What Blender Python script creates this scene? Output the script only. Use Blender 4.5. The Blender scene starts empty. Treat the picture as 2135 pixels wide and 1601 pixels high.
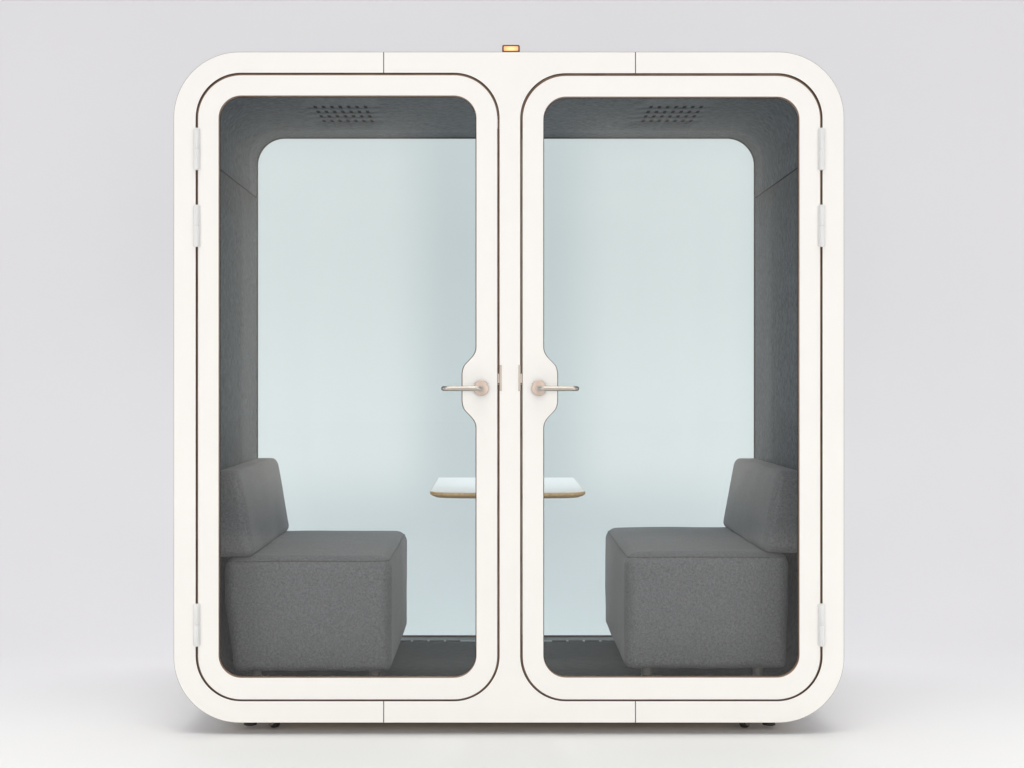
import bpy, bmesh, math, random
from mathutils import Vector, Matrix, noise

random.seed(7)
scene = bpy.context.scene
COL = scene.collection
PI = math.pi

# ------------------------------------------------------------------ measures
S = 635.0            # photograph pixels per metre in the plane of the booth's front
F = 3048.0           # focal length in photograph pixels
CAMD = 4.8           # camera to front plane
VX, VY = 1030.0, 800.0
CLEAR = 0.040        # booth underside above the floor
CAMX = (VX - 1061.0) / S
CAMZ = CLEAR + (1506.0 - VY) / S


def P(px, py):
    """front-plane point (x, z)"""
    return ((px - 1061.0) / S, (1506.0 - py) / S + CLEAR)


def X(px, y):
    return CAMX + (px - VX) * (CAMD + y) / F


def Z(py, y):
    return CAMZ - (py - VY) * (CAMD + y) / F


# ------------------------------------------------------------------ materials
def new_mat(name):
    m = bpy.data.materials.new(name)
    m.use_nodes = True
    nt = m.node_tree
    b = nt.nodes['Principled BSDF']
    return m, nt, b


def plain(name, col, rough=0.5, metal=0.0, spec=0.5, var=0.0, scale=8.0, bump=0.0, bscale=200.0, coat=0.0):
    m, nt, b = new_mat(name)
    b.inputs['Base Color'].default_value = (*col, 1)
    b.inputs['Roughness'].default_value = rough
    b.inputs['Metallic'].default_value = metal
    b.inputs['Specular IOR Level'].default_value = spec
    b.inputs['Coat Weight'].default_value = coat
    tc = nt.nodes.new('ShaderNodeTexCoord')
    if var > 0:
        n = nt.nodes.new('ShaderNodeTexNoise')
        n.inputs['Scale'].default_value = scale
        n.inputs['Detail'].default_value = 4
        nt.links.new(tc.outputs['Object'], n.inputs['Vector'])
        r = nt.nodes.new('ShaderNodeMapRange')
        r.inputs['From Min'].default_value = 0.3
        r.inputs['From Max'].default_value = 0.7
        r.inputs['To Min'].default_value = 1 - var
        r.inputs['To Max'].default_value = 1 + var
        nt.links.new(n.outputs['Fac'], r.inputs['Value'])
        mx = nt.nodes.new('ShaderNodeMix')
        mx.data_type = 'RGBA'
        mx.blend_type = 'MULTIPLY'
        mx.inputs['Factor'].default_value = 1
        mx.inputs['A'].default_value = (*col, 1)
        nt.links.new(r.outputs['Result'], mx.inputs['B'])
        nt.links.new(mx.outputs['Result'], b.inputs['Base Color'])
    if bump > 0:
        n2 = nt.nodes.new('ShaderNodeTexNoise')
        n2.inputs['Scale'].default_value = bscale
        n2.inputs['Detail'].default_value = 3
        nt.links.new(tc.outputs['Object'], n2.inputs['Vector'])
        bp = nt.nodes.new('ShaderNodeBump')
        bp.inputs['Strength'].default_value = bump
        bp.inputs['Distance'].default_value = 0.002
        nt.links.new(n2.outputs['Fac'], bp.inputs['Height'])
        nt.links.new(bp.outputs['Normal'], b.inputs['Normal'])
    return m


def felt(name, dark, light, use_uv=True, su=48.0, sv=230.0):
    """melange felt with fine fibres running along U"""
    m, nt, b = new_mat(name)
    tc = nt.nodes.new('ShaderNodeTexCoord')
    mp = nt.nodes.new('ShaderNodeMapping')
    mp.inputs['Scale'].default_value = (su, sv, 300)
    nt.links.new(tc.outputs['UV' if use_uv else 'Object'], mp.inputs['Vector'])
    n = nt.nodes.new('ShaderNodeTexNoise')
    n.inputs['Scale'].default_value = 1.0
    n.inputs['Detail'].default_value = 3
    n.inputs['Distortion'].default_value = 0.6
    nt.links.new(mp.outputs['Vector'], n.inputs['Vector'])
    mp2 = nt.nodes.new('ShaderNodeMapping')
    mp2.inputs['Scale'].default_value = (14, 30, 20)
    nt.links.new(tc.outputs['UV' if use_uv else 'Object'], mp2.inputs['Vector'])
    n2 = nt.nodes.new('ShaderNodeTexNoise')
    n2.inputs['Scale'].default_value = 1.0
    n2.inputs['Detail'].default_value = 5
    nt.links.new(mp2.outputs['Vector'], n2.inputs['Vector'])
    ad = nt.nodes.new('ShaderNodeMath')
    ad.operation = 'MULTIPLY_ADD'
    ad.inputs[1].default_value = 0.22
    nt.links.new(n2.outputs['Fac'], ad.inputs[0])
    nt.links.new(n.outputs['Fac'], ad.inputs[2])
    cr = nt.nodes.new('ShaderNodeValToRGB')
    cr.color_ramp.elements[0].position = 0.40
    cr.color_ramp.elements[0].color = (*dark, 1)
    cr.color_ramp.elements[1].position = 0.82
    cr.color_ramp.elements[1].color = (*light, 1)
    nt.links.new(ad.outputs[0], cr.inputs['Fac'])
    nt.links.new(cr.outputs['Color'], b.inputs['Base Color'])
    b.inputs['Roughness'].default_value = 0.95
    b.inputs['Specular IOR Level'].default_value = 0.15
    b.inputs['Sheen Weight'].default_value = 0.15
    bp = nt.nodes.new('ShaderNodeBump')
    bp.inputs['Strength'].default_value = 0.12
    bp.inputs['Distance'].default_value = 0.002
    nt.links.new(ad.outputs[0], bp.inputs['Height'])
    nt.links.new(bp.outputs['Normal'], b.inputs['Normal'])
    return m


def weave(name, col, amp=0.34):
    """woven upholstery: crossed fine threads plus mottling"""
    m, nt, b = new_mat(name)
    tc = nt.nodes.new('ShaderNodeTexCoord')
    outs = []
    for sc in ((150, 150, 360), (340, 340, 140), (230, 230, 230)):
        mp = nt.nodes.new('ShaderNodeMapping')
        mp.inputs['Scale'].default_value = sc
        nt.links.new(tc.outputs['Object'], mp.inputs['Vector'])
        n = nt.nodes.new('ShaderNodeTexNoise')
        n.inputs['Scale'].default_value = 1.0
        n.inputs['Detail'].default_value = 2
        nt.links.new(mp.outputs['Vector'], n.inputs['Vector'])
        outs.append(n.outputs['Fac'])
    big = nt.nodes.new('ShaderNodeTexNoise')
    big.inputs['Scale'].default_value = 110
    big.inputs['Detail'].default_value = 3
    nt.links.new(tc.outputs['Object'], big.inputs['Vector'])
    outs.append(big.outputs['Fac'])
    acc = outs[0]
    for o in outs[1:]:
        a = nt.nodes.new('ShaderNodeMath')
        a.operation = 'ADD'
        nt.links.new(acc, a.inputs[0])
        nt.links.new(o, a.inputs[1])
        acc = a.outputs[0]
    r = nt.nodes.new('ShaderNodeMapRange')
    r.inputs['From Min'].default_value = 1.5
    r.inputs['From Max'].default_value = 2.5
    r.inputs['To Min'].default_value = 1 - amp
    r.inputs['To Max'].default_value = 1 + amp
    nt.links.new(acc, r.inputs['Value'])
    mx = nt.nodes.new('ShaderNodeMix')
    mx.data_type = 'RGBA'
    mx.blend_type = 'MULTIPLY'
    mx.inputs['Factor'].default_value = 1
    mx.inputs['A'].default_value = (*col, 1)
    nt.links.new(r.outputs['Result'], mx.inputs['B'])
    nt.links.new(mx.outputs['Result'], b.inputs['Base Color'])
    b.inputs['Roughness'].default_value = 0.92
    b.inputs['Specular IOR Level'].default_value = 0.2
    b.inputs['Sheen Weight'].default_value = 0.2
    b.inputs['Sheen Roughness'].default_value = 0.5
    bp = nt.nodes.new('ShaderNodeBump')
    bp.inputs['Strength'].default_value = 0.08
    bp.inputs['Distance'].default_value = 0.001
    nt.links.new(acc, bp.inputs['Height'])
    nt.links.new(bp.outputs['Normal'], b.inputs['Normal'])
    return m


def plywood(name, a, c):
    m, nt, b = new_mat(name)
    tc = nt.nodes.new('ShaderNodeTexCoord')
    mp = nt.nodes.new('ShaderNodeMapping')
    mp.inputs['Scale'].default_value = (12, 420, 12)
    nt.links.new(tc.outputs['Object'], mp.inputs['Vector'])
    n = nt.nodes.new('ShaderNodeTexNoise')
    n.inputs['Scale'].default_value = 1
    n.inputs['Detail'].default_value = 4
    nt.links.new(mp.outputs['Vector'], n.inputs['Vector'])
    cr = nt.nodes.new('ShaderNodeValToRGB')
    cr.color_ramp.elements[0].position = 0.35
    cr.color_ramp.elements[0].color = (*a, 1)
    cr.color_ramp.elements[1].position = 0.65
    cr.color_ramp.elements[1].color = (*c, 1)
    nt.links.new(n.outputs['Fac'], cr.inputs['Fac'])
    nt.links.new(cr.outputs['Color'], b.inputs['Base Color'])
    b.inputs['Roughness'].default_value = 0.6
    return m


def glass(name, tint, refl=1.0):
    """thin architectural glass: tinted transmission and a Schlick mirror"""
    m = bpy.data.materials.new(name)
    m.use_nodes = True
    nt = m.node_tree
    for n in list(nt.nodes):
        nt.nodes.remove(n)
    out = nt.nodes.new('ShaderNodeOutputMaterial')
    tr = nt.nodes.new('ShaderNodeBsdfTransparent')
    tr.inputs['Color'].default_value = (*tint, 1)
    gl = nt.nodes.new('ShaderNodeBsdfGlossy')
    gl.inputs['Roughness'].default_value = 0.0
    gl.inputs['Color'].default_value = (1, 1, 1, 1)
    lw = nt.nodes.new('ShaderNodeLayerWeight')
    lw.inputs['Blend'].default_value = 0.5
    pw = nt.nodes.new('ShaderNodeMath')
    pw.operation = 'POWER'
    pw.inputs[1].default_value = 5
    nt.links.new(lw.outputs['Facing'], pw.inputs[0])
    ma = nt.nodes.new('ShaderNodeMath')
    ma.operation = 'MULTIPLY_ADD'
    ma.inputs[1].default_value = 0.96 * refl
    ma.inputs[2].default_value = 0.04 * refl
    nt.links.new(pw.outputs[0], ma.inputs[0])
    mx = nt.nodes.new('ShaderNodeMixShader')
    nt.links.new(ma.outputs[0], mx.inputs['Fac'])
    nt.links.new(tr.outputs[0], mx.inputs[1])
    nt.links.new(gl.outputs[0], mx.inputs[2])
    nt.links.new(mx.outputs[0], out.inputs['Surface'])
    return m


WHITE = plain('white_laminate', (0.865, 0.848, 0.822), 0.42, spec=0.4, var=0.012, scale=3.0, bump=0.03, bscale=350)
HINGE_WHITE = plain('white_painted_metal', (0.73, 0.735, 0.73), 0.35, spec=0.5, var=0.02, scale=30)
PLY = plywood('plywood_edge', (0.23, 0.145, 0.10), (0.37, 0.255, 0.185))
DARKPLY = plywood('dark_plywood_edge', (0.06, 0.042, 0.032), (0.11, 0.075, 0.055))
OAK = plywood('oak_edge', (0.50, 0.34, 0.17), (0.66, 0.48, 0.27))
SHELLW = plain('white_shell', (0.78, 0.77, 0.755), 0.5, var=0.02, scale=4)
UNDER = plain('underside_board', (0.72, 0.60, 0.46), 0.7, var=0.1, scale=6)
RUBBER = plain('black_rubber', (0.022, 0.021, 0.020), 0.6, var=0.1, scale=40)
BLACK = plain('black_void', (0.008, 0.008, 0.008), 0.9, var=0.1, scale=40)
FELT = felt('grey_melange_felt', (0.006, 0.010, 0.014), (0.165, 0.186, 0.202))
CARPET = felt('dark_grey_carpet', (0.006, 0.009, 0.012), (0.070, 0.080, 0.087), su=36, sv=170)
FABRIC = weave('grey_upholstery', (0.147, 0.149, 0.156))
SEAMF = weave('grey_piping', (0.108, 0.109, 0.112))
STEEL = plain('brushed_steel', (0.52, 0.48, 0.44), 0.30, metal=1.0, var=0.05, scale=60, bump=0.03, bscale=500)
ROSE = plain('rose_steel', (0.60, 0.50, 0.44), 0.36, metal=1.0, var=0.05, scale=60)
LEGM = plain('warm_grey_leg', (0.21, 0.195, 0.175), 0.45, metal=0.3, var=0.05, scale=60)
ALU = plain('grey_aluminium', (0.20, 0.225, 0.23), 0.45, metal=0.4, var=0.06, scale=40)
TABLEW = plain('white_tabletop', (0.88, 0.90, 0.90), 0.6, spec=0.12, var=0.01, scale=4)
DOORGLASS = glass('clear_door_glass', (0.985, 0.993, 0.992), 0.6)
BACKGLASS = glass('green_tinted_glass', (0.924, 0.983, 0.980), 0.08)
HOUSING = plain('dark_red_housing', (0.16, 0.045, 0.035), 0.35, var=0.05, scale=50)
CYC = plain('studio_paper', (0.790, 0.788, 0.785), 0.65, spec=0.1, var=0.008, scale=0.8)
FLOORM = CYC


def amber():
    m = bpy.data.materials.new('lit_amber_lens')
    m.use_nodes = True
    nt = m.node_tree
    b = nt.nodes['Principled BSDF']
    b.inputs['Base Color'].default_value = (0.18, 0.08, 0.03, 1)
    tc = nt.nodes.new('ShaderNodeTexCoord')
    vm = nt.nodes.new('ShaderNodeVectorMath')      # distance from the lens centre, half sizes = 1
    vm.operation = 'SUBTRACT'
    c0, c1 = P(1047, 108.6), P(1084, 92.5)
    vm.inputs[1].default_value = ((c0[0] + c1[0]) / 2, 0, (c0[1] + c1[1]) / 2)
    nt.links.new(tc.outputs['Object'], vm.inputs[0])
    sc_ = nt.nodes.new('ShaderNodeVectorMath')
    sc_.operation = 'MULTIPLY'
    sc_.inputs[1].default_value = (2 / (c1[0] - c0[0]), 0, 2 / (c1[1] - c0[1]))
    nt.links.new(vm.outputs[0], sc_.inputs[0])
    vm = sc_
    ln = nt.nodes.new('ShaderNodeVectorMath')
    ln.operation = 'LENGTH'
    nt.links.new(vm.outputs[0], ln.inputs[0])
    cr = nt.nodes.new('ShaderNodeValToRGB')
    cr.color_ramp.elements[0].position = 0.25
    cr.color_ramp.elements[0].color = (1.0, 0.92, 0.42, 1)
    cr.color_ramp.elements[1].position = 1.0
    cr.color_ramp.elements[1].color = (1.0, 0.45, 0.20, 1)
    nt.links.new(ln.outputs['Value'], cr.inputs['Fac'])
    nt.links.new(cr.outputs['Color'], b.inputs['Emission Color'])
    b.inputs['Emission Strength'].default_value = 0.95
    return m


AMBER = amber()
LEDM = plain('added_led_diffuser', (0.8, 0.8, 0.8), 0.5)
_b = LEDM.node_tree.nodes['Principled BSDF']
_b.inputs['Emission Color'].default_value = (1, 0.99, 0.97, 1)
_b.inputs['Emission Strength'].default_value = 2.5  # glow for the added, unseen lamp over the table

# ------------------------------------------------------------------ object helpers


def link(name, me, parent=None):
    o = bpy.data.objects.new(name, me)
    COL.objects.link(o)
    if parent is not None:
        o.parent = parent
        if parent.type == 'EMPTY':
            o.matrix_parent_inverse = Matrix.Translation(-Vector(parent.location))
    return o


def empty(name, loc, label, cat, group=None):
    o = bpy.data.objects.new(name, None)
    COL.objects.link(o)
    o.location = loc
    o.empty_display_size = 0.1
    o['label'] = label
    o['category'] = cat
    if group:
        o['group'] = group
    return o


def smooth(me, on=True):
    for p in me.polygons:
        p.use_smooth = on


def from_bm(name, bm, mats, parent=None, sm=False):
    bmesh.ops.recalc_face_normals(bm, faces=bm.faces)
    me = bpy.data.meshes.new(name)
    bm.to_mesh(me)
    bm.free()
    for m in (mats if isinstance(mats, (list, tuple)) else [mats]):
        me.materials.append(m)
    if sm:
        smooth(me)
    return link(name, me, parent)


def curve_mesh(name, loops, extrude=0.0, bevel=0.0, dim='2D', cyclic=True, res=2, offset=0.0, caps=True):
    cu = bpy.data.curves.new(name, 'CURVE')
    cu.dimensions = dim
    if dim == '2D':
        cu.fill_mode = 'BOTH'
    else:
        cu.fill_mode = 'FULL'
        cu.use_fill_caps = caps
    cu.extrude = extrude
    cu.bevel_depth = bevel
    cu.bevel_resolution = res
    cu.offset = offset
    for lp in loops:
        sp = cu.splines.new('POLY')
        sp.points.add(len(lp) - 1)
        for i, p in enumerate(lp):
            sp.points[i].co = (p[0], p[1], p[2] if len(p) > 2 else 0.0, 1)
        sp.use_cyclic_u = cyclic
    ob = bpy.data.objects.new(name + '_tmp', cu)
    COL.objects.link(ob)
    bpy.context.view_layer.update()
    dg = bpy.context.evaluated_depsgraph_get()
    me = bpy.data.meshes.new_from_object(ob.evaluated_get(dg))
    bpy.data.objects.remove(ob)
    bpy.data.curves.remove(cu)
    me.name = name
    me.materials.clear()
    return me


def plate(name, loops, y0, y1, mats, parent=None, bevel=0.001):
    """flat board in the XZ plane between y0 (front) and y1 (back), material 1 on its edges"""
    t = y1 - y0
    me = curve_mesh(name, loops, extrude=t / 2 - bevel, bevel=bevel, res=0, offset=-bevel)
    yc = (y0 + y1) / 2
    me.transform(Matrix(((1, 0, 0, 0), (0, 0, -1, yc), (0, 1, 0, 0), (0, 0, 0, 1))))
    mats = mats if isinstance(mats, (list, tuple)) else [mats]
    for m in mats:
        me.materials.append(m)
    me.update()
    for p in me.polygons:
        p.use_smooth = False
        p.material_index = 0 if (abs(p.normal.y) > 0.9 or len(mats) == 1) else 1
    return link(name, me, parent)


def arc(cx, cy, r, a0, a1, n=20):
    return [(cx + r * math.cos(math.radians(a0 + (a1 - a0) * i / n)),
             cy + r * math.sin(math.radians(a0 + (a1 - a0) * i / n))) for i in range(n + 1)]


def rrect(x0, x1, z0, z1, r, n=20):
    return (arc(x1 - r, z1 - r, r, 0, 90, n) + arc(x0 + r, z1 - r, r, 90, 180, n) +
            arc(x0 + r, z0 + r, r, 180, 270, n) + arc(x1 - r, z0 + r, r, 270, 360, n))


def rrect_px(x0, x1, y0, y1, r):
    a, b = P(x0, y1), P(x1, y0)
    return rrect(a[0], b[0], a[1], b[1], r / S)


def box(bm, x0, x1, y0, y1, z0, z1, bevel=0.0, seg=2):
    g = bmesh.ops.create_cube(bm, size=1.0)
    vs = g['verts']
    for v in vs:
        v.co = Vector(((x0 + x1) / 2 + v.co.x * (x1 - x0), (y0 + y1) / 2 + v.co.y * (y1 - y0),
                       (z0 + z1) / 2 + v.co.z * (z1 - z0)))
    if bevel > 0:
        es = list({e for v in vs for e in v.link_edges})
        bmesh.ops.bevel(bm, geom=es, offset=bevel, segments=seg, affect='EDGES', profile=0.5)


def cyl(bm, c, r, h, axis='Z', seg=32, bevel=0.0, r2=None):
    g = bmesh.ops.create_cone(bm, cap_ends=True, segments=seg, radius1=r, radius2=r if r2 is None else r2, depth=h)
    vs = g['verts']
    if bevel > 0:
        es = [e for e in {e for v in vs for e in v.link_edges} if len(e.link_faces) == 2 and
              any(len(f.verts) > 4 for f in e.link_faces)]
        res = bmesh.ops.bevel(bm, geom=es, offset=bevel, segments=3, affect='EDGES', profile=0.5)
        vs = list({v for f in res['faces'] for v in f.verts} | {v for v in vs if v.is_valid})
    R = {'Z': Matrix.Identity(3), 'Y': Matrix.Rotation(PI / 2, 3, 'X'), 'X': Matrix.Rotation(PI / 2, 3, 'Y')}[axis]
    for v in vs:
        v.co = R @ v.co + Vector(c)


def auto_smooth(o, ang=40):
    me = o.data
    smooth(me)
    bm = bmesh.new()
    bm.from_mesh(me)
    lim = math.radians(ang)
    for e in bm.edges:
        if len(e.link_faces) == 2 and e.calc_face_angle(0) > lim:
            e.smooth = False
    bm.to_mesh(me)
    bm.free()


# ------------------------------------------------------------------ setting
def setting():
    bm = bmesh.new()
    vs = [bm.verts.new(p) for p in ((-9, -40, 0), (9, -40, 0), (9, 1.35, 0), (-9, 1.35, 0))]
    bm.faces.new(vs)
    o = from_bm('floor', bm, FLOORM)
    o['kind'] = 'structure'
    bm = bmesh.new()
    prof = [(1.35, 0.0)]
    R = 2.2
    for i in range(1, 25):
        a = PI / 2 * i / 24
        prof.append((1.35 + R * math.sin(a), R * (1 - math.cos(a))))
    prof.append((1.35 + R, 7.5))
    prev = None
    for (y, z) in prof:
        row = [bm.verts.new((-9, y, z)), bm.verts.new((9, y, z))]
        if prev:
            bm.faces.new((prev[0], prev[1], row[1], row[0]))
        prev = row
    o = from_bm('backdrop', bm, CYC, sm=True)
    o['kind'] = 'structure'


setting()

# ------------------------------------------------------------------ the booth
booth = empty('meeting_booth', (0, 0.6, 0),
              'white two-door glazed meeting booth with rounded corners, lined in grey felt, on casters', 'booth')

XL, XR = P(362, 0)[0], P(1760, 0)[0]
ZT, ZB = P(0, 109)[1], P(0, 1506)[1]
OUT_R = 137 / S
IN_X, IN_R = 1.024, 0.118
IN_T, IN_B = ZT - 0.078, ZB + 0.075
DEPTH = 1.2
SEAM_Z = CAMZ + 0.758

# --- front frame: two C-shaped boards and a double-T board in the middle
FY0, FY1 = 0.0, 0.022
DR = 94 / S
G1 = (408.6, 1040.9, 153.2, 1460.2)      # opening for each door (photograph pixels)
G2 = (1085.2, 1714.3, 154.2, 1460.2)


def corner(g):
    a, b = P(g[0], g[3]), P(g[1], g[2])
    return a[0], b[0], a[1], b[1]


g1 = corner(G1)
g2 = corner(G2)
gap = 0.0003
sx1, sx2 = P(800, 0)[0], P(1325, 0)[0]

left_loop = ([(sx1 - gap, ZT)] + arc(XL + OUT_R, ZT - OUT_R, OUT_R, 90, 180, 28) +
             arc(XL + OUT_R, ZB + OUT_R, OUT_R, 180, 270, 28) + [(sx1 - gap, ZB), (sx1 - gap, g1[2])] +
             arc(g1[0] + DR, g1[2] + DR, DR, 270, 180, 24) + arc(g1[0] + DR, g1[3] - DR, DR, 180, 90, 24) +
             [(sx1 - gap, g1[3])])
right_loop = ([(sx2 + gap, ZB)] + arc(XR - OUT_R, ZB + OUT_R, OUT_R, 270, 360, 28) +
              arc(XR - OUT_R, ZT - OUT_R, OUT_R, 0, 90, 28) + [(sx2 + gap, ZT), (sx2 + gap, g2[3])] +
              arc(g2[1] - DR, g2[3] - DR, DR, 90, 0, 24) + arc(g2[1] - DR, g2[2] + DR, DR, 360, 270, 24) +
              [(sx2 + gap, g2[2])])
mid_loop = ([(sx1 + gap, ZT), (sx1 + gap, g1[3])] + arc(g1[1] - DR, g1[3] - DR, DR, 90, 0, 24) +
            arc(g1[1] - DR, g1[2] + DR, DR, 360, 270, 24) + [(sx1 + gap, g1[2]), (sx1 + gap, ZB),
            (sx2 - gap, ZB), (sx2 - gap, g2[2])] + arc(g2[0] + DR, g2[2] + DR, DR, 270, 180, 24) +
            arc(g2[0] + DR, g2[3] - DR, DR, 180, 90, 24) + [(sx2 - gap, g2[3]), (sx2 - gap, ZT)])
for lp in (left_loop, mid_loop, right_loop):
    plate('front_frame', [lp], FY0, FY1, [WHITE, DARKPLY], booth, bevel=0.0012)

# --- brown rebate behind the gap round each door
for g in (g1, g2):
    plate('door_rebate', [rrect(g[0] + 0.0001, g[1] - 0.0001, g[2] + 0.0001, g[3] - 0.0001, DR),
                          rrect(g[0] + 0.0054, g[1] - 0.0054, g[2] + 0.0042, g[3] - 0.0060, DR - 0.0056)],
          0.0090, 0.022, [PLY, PLY], booth, bevel=0.0005)
# jamb that carries the boards, hidden behind them
plate('jamb', [rrect(XL + 0.004, XR - 0.004, ZB + 0.004, ZT - 0.004, OUT_R - 0.004),
               rrect(g1[0] - 0.001, g1[1] + 0.001, g1[2] - 0.001, g1[3] + 0.001, DR + 0.001),
               rrect(g2[0] - 0.001, g2[1] + 0.001, g2[2] - 0.001, g2[3] + 0.001, DR + 0.001)],
      0.0225, 0.0280, [PLY, PLY], booth, bevel=0.0005)

# --- shell
so = plate('shell', [rrect(XL, XR, ZB, ZT, OUT_R, 28),
                     rrect(-IN_X - 0.0055, IN_X + 0.0055, IN_B - 0.0055, IN_T + 0.0055, IN_R + 0.0055, 24)],
           0.062, DEPTH, [SHELLW, SHELLW], booth, bevel=0.0008)
so.data.materials.append(UNDER)
so.data.materials.append(RUBBER)
for p in so.data.polygons:
    p.use_smooth = False
    if p.normal.z < -0.97 and p.center.z < ZB + 0.02:
        p.material_index = 2
    elif abs(p.normal.y) < 0.5 and abs(p.center.x) < IN_X + 0.02 and IN_B - 0.03 < p.center.z < IN_T + 0.03:
        p.material_index = 3


# --- felt linings: a strip of perimeter points swept along the depth
def lining(name, pts, ys, mat, hole=None, thick=0.004):
    """pts: (x, z) run, inside of the booth on its left"""
    bm = bmesh.new()
    uv = bm.loops.layers.uv.new('UVMap')
    us = [0.0]
    for a, b in zip(pts, pts[1:]):
        us.append(us[-1] + math.hypot(b[0] - a[0], b[1] - a[1]))
    grid = [[bm.verts.new((x, y, z)) for y in ys] for (x, z) in pts]
    for i in range(len(pts) - 1):
        for j in range(len(ys) - 1):
            cx, cy = (pts[i][0] + pts[i + 1][0]) / 2, (ys[j] + ys[j + 1]) / 2
            if hole and hole(cx, cy):
                continue
            f = bm.faces.new((grid[i][j], grid[i + 1][j], grid[i + 1][j + 1], grid[i][j + 1]))
            f.smooth = True
            for l, (a, b) in zip(f.loops, ((i, j), (i + 1, j), (i + 1, j + 1), (i, j + 1))):
                l[uv].uv = (us[a], ys[b])
    loose = [v for v in bm.verts if not v.link_faces]
    bmesh.ops.delete(bm, geom=loose, context='VERTS')
    me = bpy.data.meshes.new(name)
    bm.to_mesh(me)
    bm.free()
    me.materials.append(mat)
    o = link(name, me, booth)
    s = o.modifiers.new('thickness', 'SOLIDIFY')
    s.thickness = thick
    s.offset = 1.0
    me.materials.append(BLACK)  # black rims paint in the shade inside the ceiling holes
    s.material_offset_rim = 1
    return o


# perforations of the two ceiling outlets (7 x 4 each)
VY0, VSTEP, VLEN = 0.503, 0.0925, 0.046
VXS = []
for side, x0 in ((-1, -0.700), (1, 0.523)):
    for k in range(7):
        xc = x0 + k * 0.0305
        VXS.append((xc - 0.0062, xc + 0.0062))
VYS = [(VY0 + k * VSTEP, VY0 + k * VSTEP + VLEN) for k in range(4)]


def is_hole(x, y):
    return any(a < x < b for a, b in VXS) and any(a < y < b for a, b in VYS)


IY0, IY1 = 0.064, DEPTH - 0.012
cx_ = IN_X - IN_R
flat = sorted({v for ab in VXS for v in ab} | {-cx_ + 2 * cx_ * k / 12 for k in range(1, 12)}, reverse=True)
ceil_pts = ([(IN_X, SEAM_Z + 0.0025), (IN_X, (SEAM_Z + IN_T - IN_R) / 2)] +
            arc(cx_, IN_T - IN_R, IN_R, 0, 90, 20) + [(x, IN_T) for x in flat] +
            arc(-cx_, IN_T - IN_R, IN_R, 90, 180, 20) + [(-IN_X, (SEAM_Z + IN_T - IN_R) / 2), (-IN_X, SEAM_Z + 0.0025)])
ys = sorted({IY0, 0.3, IY1, 1.0} | {v for ab in VYS for v in ab})
lining('ceiling_lining', ceil_pts, ys, FELT, is_hole)
for s in (-1, 1):
    zz = [SEAM_Z - 0.0025 + (IN_B + IN_R - SEAM_Z + 0.0025) * k / 8 for k in range(9)]
    run = [(s * IN_X, z) for z in zz[:-1]]
    a = arc(cx_, IN_B + IN_R, IN_R, 0, -90, 20)
    run += [(s * p[0], p[1]) for p in a]
    if s > 0:
        run = run[::-1]
    lining('wall_lining', run, [IY0, 0.4, 0.8, IY1], FELT)
lining('carpet', [(-cx_ + 0.001 + (2 * cx_ - 0.002) * k / 10, IN_B) for k in range(11)], [IY0, 0.5, 1.068], CARPET)
for s in (-1, 1):
    xs = [x for ab in VXS for x in ab if x * s > 0]
    bm = bmesh.new()
    box(bm, min(xs) - 0.01, max(xs) + 0.01, VYS[0][0] - 0.01, VYS[-1][1] + 0.01, IN_T + 0.0046, IN_T + 0.0052)
    from_bm('outlet_shade_backing', bm, BLACK, booth)  # black plate stands in for the shade behind the perforations


# --- air grille along the foot of the rear glass
def grille():
    bm = bmesh.new()
    x0, x1, zt = -cx_ + 0.002, cx_ - 0.002, IN_B + 0.002
    xb = [x0, x1]
    slots = []
    for s in (-1, 1):
        x = 0.185
        while x + 0.062 < x1 - 0.02:
            a, b = sorted((s * x, s * (x + 0.058)))
            slots.append((a, b))
            xb += [a, b]
            x += 0.0665
    xs = sorted(set(xb))
    yb = [1.070, 1.079, 1.112, 1.126, 1.134, 1.150, 1.158, DEPTH - 0.012]

    def hole(x, y):
        if 1.126 < y < 1.134 or 1.150 < y < 1.158:
            return abs(x) < x1 - 0.01
        return 1.079 < y < 1.112 and any(a < x < b for a, b in slots)
    g = [[bm.verts.new((x, y, zt)) for y in yb] for x in xs]
    for i in range(len(xs) - 1):
        for j in range(len(yb) - 1):
            if not hole((xs[i] + xs[i + 1]) / 2, (yb[j] + yb[j + 1]) / 2):
                bm.faces.new((g[i][j], g[i + 1][j], g[i + 1][j + 1], g[i][j + 1]))
    ret = bmesh.ops.extrude_face_region(bm, geom=list(bm.faces))
    for v in ret['geom']:
        if isinstance(v, bmesh.types.BMVert):
            v.co.z -= 0.006
    o = from_bm('floor_grille', bm, ALU, booth)
    bm = bmesh.new()
    box(bm, x0, x1, 1.071, DEPTH - 0.014, IN_B - 0.0052, IN_B - 0.0046)
    from_bm('grille_tray', bm, BLACK, o)


grille()

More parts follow.
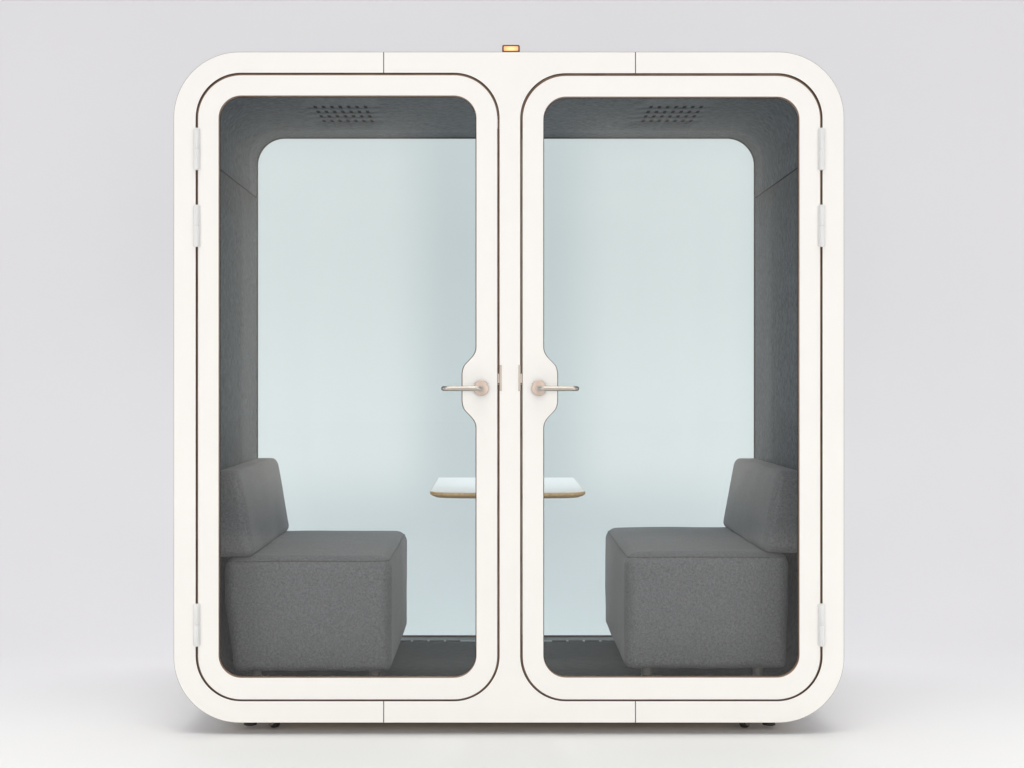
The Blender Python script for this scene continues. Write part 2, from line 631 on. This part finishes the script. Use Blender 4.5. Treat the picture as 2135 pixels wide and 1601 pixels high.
# --- rear window: ply trim, black gasket, tinted glass, upright behind the middle post
plate('window_trim', [rrect(-IN_X + 0.001, IN_X - 0.001, IN_B + 0.001, IN_T - 0.001, IN_R - 0.001),
                      rrect(-IN_X + 0.0035, IN_X - 0.0035, IN_B + 0.0035, IN_T - 0.0035, IN_R - 0.0035)],
      1.176, 1.186, [DARKPLY, DARKPLY], booth, bevel=0.0005)
win = plate('rear_window', [rrect(-IN_X + 0.002, IN_X - 0.002, IN_B + 0.002, IN_T - 0.002, IN_R - 0.002)],
            1.192, 1.200, [BACKGLASS, BACKGLASS], booth, bevel=0.0004)
plate('gasket', [rrect(-IN_X + 0.001, IN_X - 0.001, IN_B + 0.001, IN_T - 0.001, IN_R - 0.001),
                 rrect(-IN_X + 0.0085, IN_X - 0.0085, IN_B + 0.0085, IN_T - 0.0085, IN_R - 0.0085)],
      1.1865, 1.1915, [RUBBER, RUBBER], win, bevel=0.0004)
plate('glazing_seal', [rrect(-IN_X - 0.0054, IN_X + 0.0054, IN_B - 0.0054, IN_T + 0.0054, IN_R + 0.0054),
                       rrect(-IN_X + 0.0015, IN_X - 0.0015, IN_B + 0.0015, IN_T - 0.0015, IN_R - 0.0015)],
      1.1925, 1.1990, [RUBBER, RUBBER], win, bevel=0.0003)
bm = bmesh.new()
box(bm, -0.045, 0.055, 1.203, 1.243, IN_B - 0.03, IN_T + 0.03, 0.003)
from_bm('rear_upright', bm, SHELLW, booth)


# --- doors
def catmull(pts, n=5):
    out = []
    for i in range(len(pts) - 1):
        p0 = pts[max(i - 1, 0)]
        p1, p2 = pts[i], pts[i + 1]
        p3 = pts[min(i + 2, len(pts) - 1)]
        for k in range(n):
            t = k / n
            out.append(tuple(0.5 * (2 * p1[c] + (p2[c] - p0[c]) * t + (2 * p0[c] - 5 * p1[c] + 4 * p2[c] - p3[c]) * t * t +
                                    (3 * p1[c] - p0[c] - 3 * p2[c] + p3[c]) * t ** 3) for c in (0, 1)))
    out.append(pts[-1])
    return out


BULGE = [(0, 83.4), (0.5, 78), (2.5, 71.8), (6.4, 65), (12.6, 57.8), (20, 50.3), (25, 44), (28, 35.5), (29.2, 26.8)]


def tube(name, path, r, mat, parent, res=6):
    me = curve_mesh(name, [path], bevel=r, dim='3D', cyclic=False, res=res)
    me.materials.append(mat)
    o = link(name, me, parent)
    auto_smooth(o, 50)
    return o


def door(outer, hole, side):
    """side = +1: lock stile on the right (left door); -1: mirrored"""
    ox = rrect_px(outer[0], outer[1], outer[2], outer[3], 91)
    r = 47 / S
    a, b = P(hole[0], hole[3]), P(hole[1], hole[2])
    xl, xr, zl, zh = a[0], b[0], a[1], b[1]
    zc = P(0, 807.8)[1]

    def aperture(d):
        """opening grown by d metres"""
        top = [(-(q[0]) / S - d * 0, q[1] / S) for q in BULGE]
        edge = xr if side > 0 else xl
        prof = catmull(top) + catmull([(t[0], -t[1]) for t in top[::-1]])
        bul = [(edge + side * t[0] + side * d, zc + t[1]) for t in prof]
        tl = arc(xl + r, zh - r, r + d, 90, 180, 16)
        bl = arc(xl + r, zl + r, r + d, 180, 270, 16)
        br = arc(xr - r, zl + r, r + d, 270, 360, 16)
        tr = arc(xr - r, zh - r, r + d, 0, 90, 16)
        if side > 0:
            return tl + bl + br + bul[::-1] + tr
        return tl + bul + bl + br + tr
    leaf = plate('door', [ox, aperture(0)], 0.0, 0.026, [WHITE, PLY], booth, bevel=0.0012)
    # the pane sits in a groove of the leaf, a dark seal round it
    pane = plate('pane', [aperture(-0.0012)], 0.012, 0.018, [DOORGLASS, DOORGLASS], leaf, bevel=0.0003)
    plate('seal', [aperture(-0.0005), aperture(-0.0022)], 0.0185, 0.0215, [RUBBER, RUBBER], leaf, bevel=0.0003)
    # handle: rose, then a bent lever with a short return
    hx = P(1003.3 if side > 0 else 1123.5, 0)[0]
    hz = P(0, 808.8)[1]
    bm = bmesh.new()
    cyl(bm, (hx, -0.0045, hz), 0.0242, 0.0085, 'Y', 48, 0.002)
    ro = from_bm('rose', bm, ROSE, leaf)
    auto_smooth(ro, 35)
    d = -side
    L = 0.122
    yo = -0.062
    Rb = 0.017
    path = [(hx, -0.004, hz), (hx, yo + Rb, hz)]
    path += [(hx + d * (Rb - Rb * math.cos(t)), yo + Rb - Rb * math.sin(t), hz) for t in [PI / 2 * k / 8 for k in range(1, 9)]]
    ex = hx + d * L
    path += [(ex - d * (Rb - Rb * math.sin(t)), yo + Rb - Rb * math.cos(t), hz) for t in [PI / 2 * k / 8 for k in range(0, 9)]]
    path += [(ex, yo + 0.038, hz)]
    path = [(p[0], p[1], p[2]) for p in path]
    tube('handle', path, 0.0082, STEEL, leaf)
    bm = bmesh.new()
    cyl(bm, (hx, -0.0125, hz), 0.0115, 0.008, 'Y', 32, 0.0015)
    ne = from_bm('handle_neck', bm, STEEL, leaf)
    auto_smooth(ne, 35)
    # latch in the gap
    lx0, lx1 = (P(1037.2, 0)[0], P(1041.5, 0)[0]) if side > 0 else (P(1084.5, 0)[0], P(1089.2, 0)[0])
    bm = bmesh.new()
    box(bm, lx0, lx1, 0.003, 0.02, P(0, 800)[1], P(0, 780)[1], 0.0006)
    from_bm('latch', bm, STEEL, leaf)
    # hinges over the gap
    gx = P(410.6 if side > 0 else 1712.4, 0)[0]
    for (ya, yb) in ((268.5, 356), (428.5, 516), (1257, 1345.5)):
        z1, z0 = P(0, ya)[1], P(0, yb)[1]
        zm = (z0 + z1) / 2
        bm = bmesh.new()
        for (p, q) in ((z0, zm - 0.0011), (zm + 0.0011, z1)):
            cyl(bm, (gx, -0.0065, (p + q) / 2), 0.0086, q - p, 'Z', 28, 0.0015)
        box(bm, gx - 0.0125, gx + 0.0125, -0.0022, -0.0003, z0 + 0.003, z1 - 0.003, 0.0006)
        cyl(bm, (gx, -0.0065, (z0 + z1) / 2), 0.0070, (z1 - z0) * 0.3, 'Z', 20)
        hg = from_bm('hinge', bm, HINGE_WHITE, leaf)
        auto_smooth(hg, 35)
    return leaf


door((412.4, 1037.3, 157.2, 1457.6), (456.3, 992.8, 200.6, 1411.5), 1)
door((1089.2, 1710.6, 158.6, 1457.6), (1133.4, 1666.3, 203.0, 1411.0), -1)

# --- strike plates on the middle post
for (xa, xb) in ((1041.6, 1046.0), (1080.8, 1085.2)):
    bm = bmesh.new()
    box(bm, P(xa, 0)[0], P(xb, 0)[0], -0.0016, 0.0, P(0, 814)[1], P(0, 762)[1], 0.0004)
    from_bm('strike_plate', bm, STEEL, booth)


# --- occupancy lamp on the roof
def lamp():
    a, b = P(1047, 108.6), P(1084, 92.5)
    lp = [rrect(a[0], b[0], ZT + 0.0006, b[1], 0.006, 8)]
    o = plate('indicator_lamp', lp, 0.012, 0.060, [HOUSING, HOUSING], booth, bevel=0.001)
    q = 0.0052
    plate('lens', [rrect(a[0] + q, b[0] - q, ZT + 0.0006 + q, b[1] - q, 0.003, 6)], 0.0095, 0.0125, [AMBER, AMBER], o, bevel=0.0006)


lamp()

# --- casters and levelling feet
def caster(x, y, s):
    """swivelled so that the wheel's face with its hub looks half forwards"""
    R = Matrix.Translation((x, y, 0)) @ Matrix.Rotation(s * math.radians(48), 4, 'Z')
    bm = bmesh.new()
    cyl(bm, (0, 0, 0.0225), 0.0225, 0.020, 'X', 36, 0.005)
    bmesh.ops.transform(bm, matrix=R, verts=bm.verts)
    c = from_bm('caster', bm, RUBBER, booth)
    auto_smooth(c, 40)
    bm = bmesh.new()
    cyl(bm, (-s * 0.0125, 0, 0.0225), 0.0135, 0.006, 'X', 24, 0.001)
    cyl(bm, (-s * 0.0180, 0, 0.0225), 0.0065, 0.010, 'X', 6, 0.001)
    bmesh.ops.transform(bm, matrix=R, verts=bm.verts)
    h = from_bm('hub', bm, STEEL, c)
    auto_smooth(h, 40)
    bm = bmesh.new()
    box(bm, -0.014, 0.014, -0.006, 0.020, 0.0365, ZB + 0.004, 0.001)
    bmesh.ops.transform(bm, matrix=R, verts=bm.verts)
    from_bm('fork', bm, STEEL, c)


def foot(x, y):
    bm = bmesh.new()
    cyl(bm, (x, y, 0.0145), 0.022, 0.009, 'Z', 32, 0.002)
    cyl(bm, (x, y, 0.030), 0.005, 0.026, 'Z', 16)
    f = from_bm('levelling_foot', bm, RUBBER, booth)
    auto_smooth(f, 40)


for y in (0.105, 1.09):
    caster(X(572, 0.105), y, 1)
    caster(X(1553, 0.105), y, -1)
    foot(X(522, 0.105), y)
    foot(X(1603, 0.105), y)
bm = bmesh.new()
box(bm, -0.10, 0.10, 0.25, 0.95, 0.018, ZB + 0.002, 0.004)
from_bm('base_rail', bm, UNDER, booth)


# added ceiling lamp, unseen behind the middle post, to brighten the tabletop
bm = bmesh.new()
box(bm, -0.06, 0.06, 0.36, 0.96, IN_T - 0.006, IN_T - 0.001, 0.001)
lampo = from_bm('added_ceiling_lamp', bm, ALU, booth)
bm = bmesh.new()
box(bm, -0.05, 0.05, 0.37, 0.95, IN_T - 0.0075, IN_T - 0.0065)
from_bm('added_diffuser', bm, LEDM, lampo)


# ------------------------------------------------------------------ upholstered benches
def rbox(half, r, cell, deform=None, low=None):
    """rounded box mesh from a gridded cube; low = other radii at its foot"""
    bm = bmesh.new()
    done = {}

    def vert(q):
        k = tuple(round(c, 6) for c in q)
        if k in done:
            return done[k]
        t_ = min(1.0, max(0.0, (q[2] / half[2] + 1) / 0.6))
        rr = [low[i] + (r[i] - low[i]) * t_ for i in range(3)] if low else r
        inner = Vector([max(-(half[i] - rr[i]), min(half[i] - rr[i], q[i])) for i in range(3)])
        d = Vector([(q[i] - inner[i]) / rr[i] for i in range(3)])
        if d.length > 1e-9:
            d.normalize()
        p = inner + Vector([d[i] * rr[i] for i in range(3)])
        v = bm.verts.new(p)
        done[k] = v
        return v
    n = [max(2, int(round(2 * h / cell))) for h in half]
    t = [[-half[i] + 2 * half[i] * k / n[i] for k in range(n[i] + 1)] for i in range(3)]
    for ax in range(3):
        u, w = (ax + 1) % 3, (ax + 2) % 3
        for sgn in (-1, 1):
            for i in range(n[u]):
                for j in range(n[w]):
                    qs = []
                    for (a, b) in ((i, j), (i + 1, j), (i + 1, j + 1), (i, j + 1)):
                        q = [0, 0, 0]
                        q[ax] = sgn * half[ax]
                        q[u] = t[u][a]
                        q[w] = t[w][b]
                        qs.append(vert(q))
                    if sgn < 0:
                        qs = qs[::-1]
                    try:
                        bm.faces.new(qs)
                    except ValueError:
                        pass
    if deform:
        for v in bm.verts:
            v.co = deform(v.co)
    return bm


def bench(s, label, lift, seed):
    """s = -1 at the left wall, +1 at the right"""
    y0, y1 = 0.185, 1.125
    xi = 0.400                      # edge facing the table
    xo = 0.972 if s < 0 else 0.962  # edge by the wall
    z0 = CAMZ - (0.983 if s < 0 else 0.973)
    z1 = CAMZ - 0.590 + lift
    root = empty('bench_seat', (s * (xi + xo) / 2, (y0 + y1) / 2, IN_B), label, 'bench',
                 'upholstered benches facing each other across the table')
    cx, cy, cz = (xi + xo) / 2, (y0 + y1) / 2, (z0 + z1) / 2
    h = ((xo - xi) / 2, (y1 - y0) / 2, (z1 - z0) / 2)
    off = Vector((seed * 3.7, seed * 1.3, 0))

    def body(p):
        q = p.copy()
        fx, fy, fz = p.x / h[0], p.y / h[1], p.z / h[2]
        # padded top and slightly full sides
        if fz > 0.5:
            q.z += 0.010 * (1 - fx * fx) * (1 - fy * fy) * max(0, (fz - .5) / .5)
        q.y += 0.006 * math.copysign(1, p.y) * (1 - fx * fx) * (1 - fz * fz) * abs(fy) ** 6
        q.x += 0.006 * math.copysign(1, p.x) * (1 - fy * fy) * (1 - fz * fz) * abs(fx) ** 6
        # lower outer edge drawn in to clear the rounded corner of the booth
        if fz < 0.2:
            q.x -= (0.032 if s < 0 else 0.012) * (0.2 - fz) / 1.2 * (0.5 + 0.5 * fx)
        if fz < -0.35:
            k = (-fz - 0.35) / 0.65
            q.z += 0.0010 * math.sin(p.x * 60 + seed) * k ** 4 + 0.0008 * math.sin(p.x * 23 + seed * 2) * k ** 4
        n = noise.noise_vector((q + off) * 4.0) * 0.0028 + noise.noise_vector((q + off) * 14.0) * 0.0006
        q += n
        return Vector((s * (cx + q.x), cy + q.y, cz + q.z))
    bm = rbox(h, (0.044, 0.048, 0.044), 0.009, body, (0.024, 0.034, 0.018))
    seat = from_bm('seat', bm, FABRIC, root, sm=True)
    # piping where top and sides meet
    ring = []
    hx, hy, rr = h[0] - 0.0095, h[1] - 0.0105, 0.040
    for p in rrect(-hx, hx, -hy, hy, rr, 10):
        ring.append(p)
    dense = []
    for a, b in zip(ring, ring[1:] + ring[:1]):
        m = max(1, int(math.hypot(b[0] - a[0], b[1] - a[1]) / 0.02))
        for k in range(m):
            dense.append((a[0] + (b[0] - a[0]) * k / m, a[1] + (b[1] - a[1]) * k / m))
    zp = h[2] - 0.044 * 0.36
    pts = [tuple(body(Vector((p[0], p[1], zp)))) for p in dense]
    me = curve_mesh('piping', [pts], bevel=0.0026, dim='3D', cyclic=True, res=3)
    me.materials.append(SEAMF)
    smooth(me)
    link('piping', me, seat)

    # backrest: wedge, thick below and thin above
    bt, bb = CAMZ - 0.297, z1 - 0.004
    by0, by1 = y0 + 0.002, y1 - 0.002
    H = ((1.014 - 0.868) / 2, (by1 - by0) / 2, (bt - bb) / 2)
    bx, byc, bz = (1.014 + 0.868) / 2, (by0 + by1) / 2, (bt + bb) / 2

    def back(p):
        q = p.copy()
        f = (p.z / H[2] + 1) / 2              # 0 bottom, 1 top
        u = (H[0] - p.x) / (2 * H[0])         # 0 at the wall, 1 at the front
        q.x = H[0] - u * 2 * H[0] * (1 - 0.37 * f)
        fy = p.y / H[1]
        q.x -= 0.010 * u * (1 - fy * fy) * math.sin(PI * min(1, max(0, f)))
        q += noise.noise_vector((q + off) * 6.0) * 0.003
        return Vector((s * (bx + q.x), byc + q.y, bz + q.z))
    bm = rbox(H, (0.030, 0.050, 0.030), 0.009, back)
    from_bm('backrest', bm, FABRIC, root, sm=True)
    # legs
    if s < 0:
        lx = (X(534, 0.24), X(781, 0.24))
    else:
        lx = (X(1349, 0.24), X(1581, 0.24))
    for x in lx:
        for y in (y0 + 0.060, y1 - 0.060):
            bm = bmesh.new()
            cyl(bm, (x, y, (IN_B + 0.0005 + z0 + 0.012) / 2), 0.019, z0 + 0.012 - IN_B - 0.0005, 'Z', 28, 0.002)
            lg = from_bm('leg', bm, LEGM, root)
            auto_smooth(lg, 40)


bench(-1, 'grey upholstered bench behind the left door, its backrest against the left felt wall', 0.000, 1.0)
bench(1, 'grey upholstered bench behind the right door, its backrest against the right felt wall', 0.014, 5.0)


# ------------------------------------------------------------------ table fixed to the rear upright
def table():
    ztop = CAMZ - 0.382
    y0, y1 = 0.335, 1.190
    hw = 0.278
    root = empty('wall_table', (0, y1, ztop - 0.03),
                 'narrow white cantilever table with oak edge between the two grey benches', 'table')
    n = 24
    R = 0.085
    bow = 0.035

    def outline(d, bowf=1.0):
        w = hw - d
        pts = [(w, y1), (-w, y1)]
        r = R - d * 0.5

        def fy(x):
            return y0 + d + bow * (x / hw) ** 2
        # left front corner, front edge (bowed), right front corner
        for k in range(n + 1):
            a = PI + PI / 2 * k / n
            pts.append((-w + r + r * math.cos(a), fy(-w + r) + r + r * math.sin(a)))
        for k in range(1, 20):
            x = -w + r + (2 * (w - r)) * k / 20
            pts.append((x, fy(x)))
        for k in range(n + 1):
            a = 1.5 * PI + PI / 2 * k / n
            pts.append((w - r + r * math.cos(a), fy(w - r) + r + r * math.sin(a)))
        return pts
    # rings from top to underside: laminate sheet, oak edge, chamfer below
    bm = bmesh.new()
    rings = [(0.0025, 0.0), (0.0, -0.0022), (0.0, -0.0100), (0.006, -0.0150), (0.020, -0.0212), (0.024, -0.0215)]
    prev = None
    for (d, dz) in rings:
        lp = [bm.verts.new((p[0], p[1], ztop + dz)) for p in outline(d)]
        if prev is None:
            top = bm.faces.new(lp)
            top.material_index = 0
        else:
            for i in range(len(lp)):
                j = (i + 1) % len(lp)
                f = bm.faces.new((prev[i], prev[j], lp[j], lp[i]))
                f.material_index = 1
        prev = lp
    f = bm.faces.new(prev[::-1])
    f.material_index = 1
    o = from_bm('tabletop', bm, [TABLEW, OAK], root)
    auto_smooth(o, 30)
    # steel bracket below, back to the upright
    bm = bmesh.new()
    box(bm, -0.03, 0.04, 0.62, 1.185, ztop - 0.034, ztop - 0.0219, 0.001)
    box(bm, -0.03, 0.04, 1.180, 1.188, ztop - 0.16, ztop - 0.0219, 0.001)
    from_bm('bracket', bm, STEEL, root)


table()

# ------------------------------------------------------------------ camera
cam = bpy.data.cameras.new('camera')
co = bpy.data.objects.new('camera', cam)
COL.objects.link(co)
co.location = (CAMX, -CAMD, CAMZ)
co.rotation_euler = (PI / 2, 0, 0)
cam.sensor_fit = 'HORIZONTAL'
cam.sensor_width = 36.0
cam.lens = 36.0 * F / 2135.0
cam.shift_x = (1067.5 - VX) / 2135.0
cam.shift_y = (VY - 800.5) / 2135.0
cam.clip_start = 0.05
cam.clip_end = 200
scene.camera = co


# ------------------------------------------------------------------ light
def area(name, loc, target, sx, sy, power, col=(1, 1, 1)):
    l = bpy.data.lights.new(name, 'AREA')
    l.shape = 'RECTANGLE'
    l.size = sx
    l.size_y = sy
    l.energy = power
    l.color = col
    o = bpy.data.objects.new(name, l)
    COL.objects.link(o)
    o.location = loc
    d = Vector(target) - Vector(loc)
    o.rotation_euler = d.to_track_quat('-Z', 'Y').to_euler()
    return o


def soft_edges(o, side=0.28, top=0.18):
    """a diffusion silk fades towards its edges"""
    l = o.data
    l.use_nodes = True
    nt = l.node_tree
    em = nt.nodes['Emission']
    g = nt.nodes.new('ShaderNodeNewGeometry')
    sp = nt.nodes.new('ShaderNodeSeparateXYZ')
    nt.links.new(g.outputs['Parametric'], sp.inputs[0])
    pp = nt.nodes.new('ShaderNodeMath')
    pp.operation = 'PINGPONG'
    pp.inputs[1].default_value = 0.5
    nt.links.new(sp.outputs['X'], pp.inputs[0])
    iv = nt.nodes.new('ShaderNodeMath')
    iv.operation = 'PINGPONG'
    iv.inputs[1].default_value = 0.5
    nt.links.new(sp.outputs['Y'], iv.inputs[0])
    outs = []
    for sock, lim in ((pp.outputs[0], side), (iv.outputs[0], top)):
        r = nt.nodes.new('ShaderNodeMapRange')
        r.interpolation_type = 'SMOOTHSTEP'
        r.inputs['From Max'].default_value = lim
        nt.links.new(sock, r.inputs['Value'])
        outs.append(r.outputs['Result'])
    m = nt.nodes.new('ShaderNodeMath')
    m.operation = 'MULTIPLY'
    nt.links.new(outs[0], m.inputs[0])
    nt.links.new(outs[1], m.inputs[1])
    nt.links.new(m.outputs[0], em.inputs['Strength'])
    return o


for sx in (-1, 1):
    soft_edges(area('silk', (sx * 1.32, -6.5, 1.70), (sx * 1.32, 0, 1.70), 1.9, 3.36, 46, (1.0, 0.90, 0.78)))
    area('softbox_flank', (sx * 4.3, -5.6, 1.3), (0, 0.4, 0.8), 2.6, 2.4, 60, (1.0, 0.965, 0.92))
    area('backdrop_strip', (sx * 6.5, 0.3, 1.2), (0, 3.0, 0.5), 1.2, 2.2, 57, (0.95, 0.92, 1.0))
area('softbox_top', (0, -2.6, 5.2), (0, -2.0, 0), 7.0, 3.0, 78, (0.97, 0.98, 1.0))
fl = area('floor_softbox', (0, -1.3, 5.2), (0, -1.0, 0.0), 8.0, 1.6, 23, (0.99, 1.0, 0.88))
fl.data.spread = math.radians(48)
area('softbox_backdrop', (0, 1.5, 5.6), (0, 2.0, 0.0), 8.0, 1.0, 31, (0.95, 0.92, 1.0))
ld = area('added_ceiling_led', (0, 0.72, IN_T - 0.012), (0, 1.08, 0), 0.10, 0.46, 3.7, (0.98, 1.0, 1.0))  # added light of the unseen ceiling lamp, lifts the tabletop
ld.data.spread = math.radians(84)
gl = area('gridded_softbox', (0, 1.75, 3.8), (0, 1.35, 0.0), 4.2, 0.9, 16, (0.965, 0.945, 1.0))
gl.data.spread = math.radians(95)

w = bpy.data.worlds.new('World')
scene.world = w
w.use_nodes = True
bg = w.node_tree.nodes['Background']
bg.inputs['Color'].default_value = (0.955, 0.962, 1.0, 1)
bg.inputs['Strength'].default_value = 0.52

scene.render.engine = 'CYCLES'
scene.cycles.max_bounces = 12
scene.cycles.transparent_max_bounces = 24
scene.cycles.caustics_reflective = False
scene.cycles.caustics_refractive = False
scene.cycles.use_denoising = True
scene.cycles.use_adaptive_sampling = False
scene.cycles.denoising_prefilter = 'ACCURATE'
scene.view_settings.view_transform = 'Standard'
scene.view_settings.look = 'None'
scene.view_settings.exposure = 0.0
scene.view_settings.gamma = 1
scene.view_settings.use_curve_mapping = False
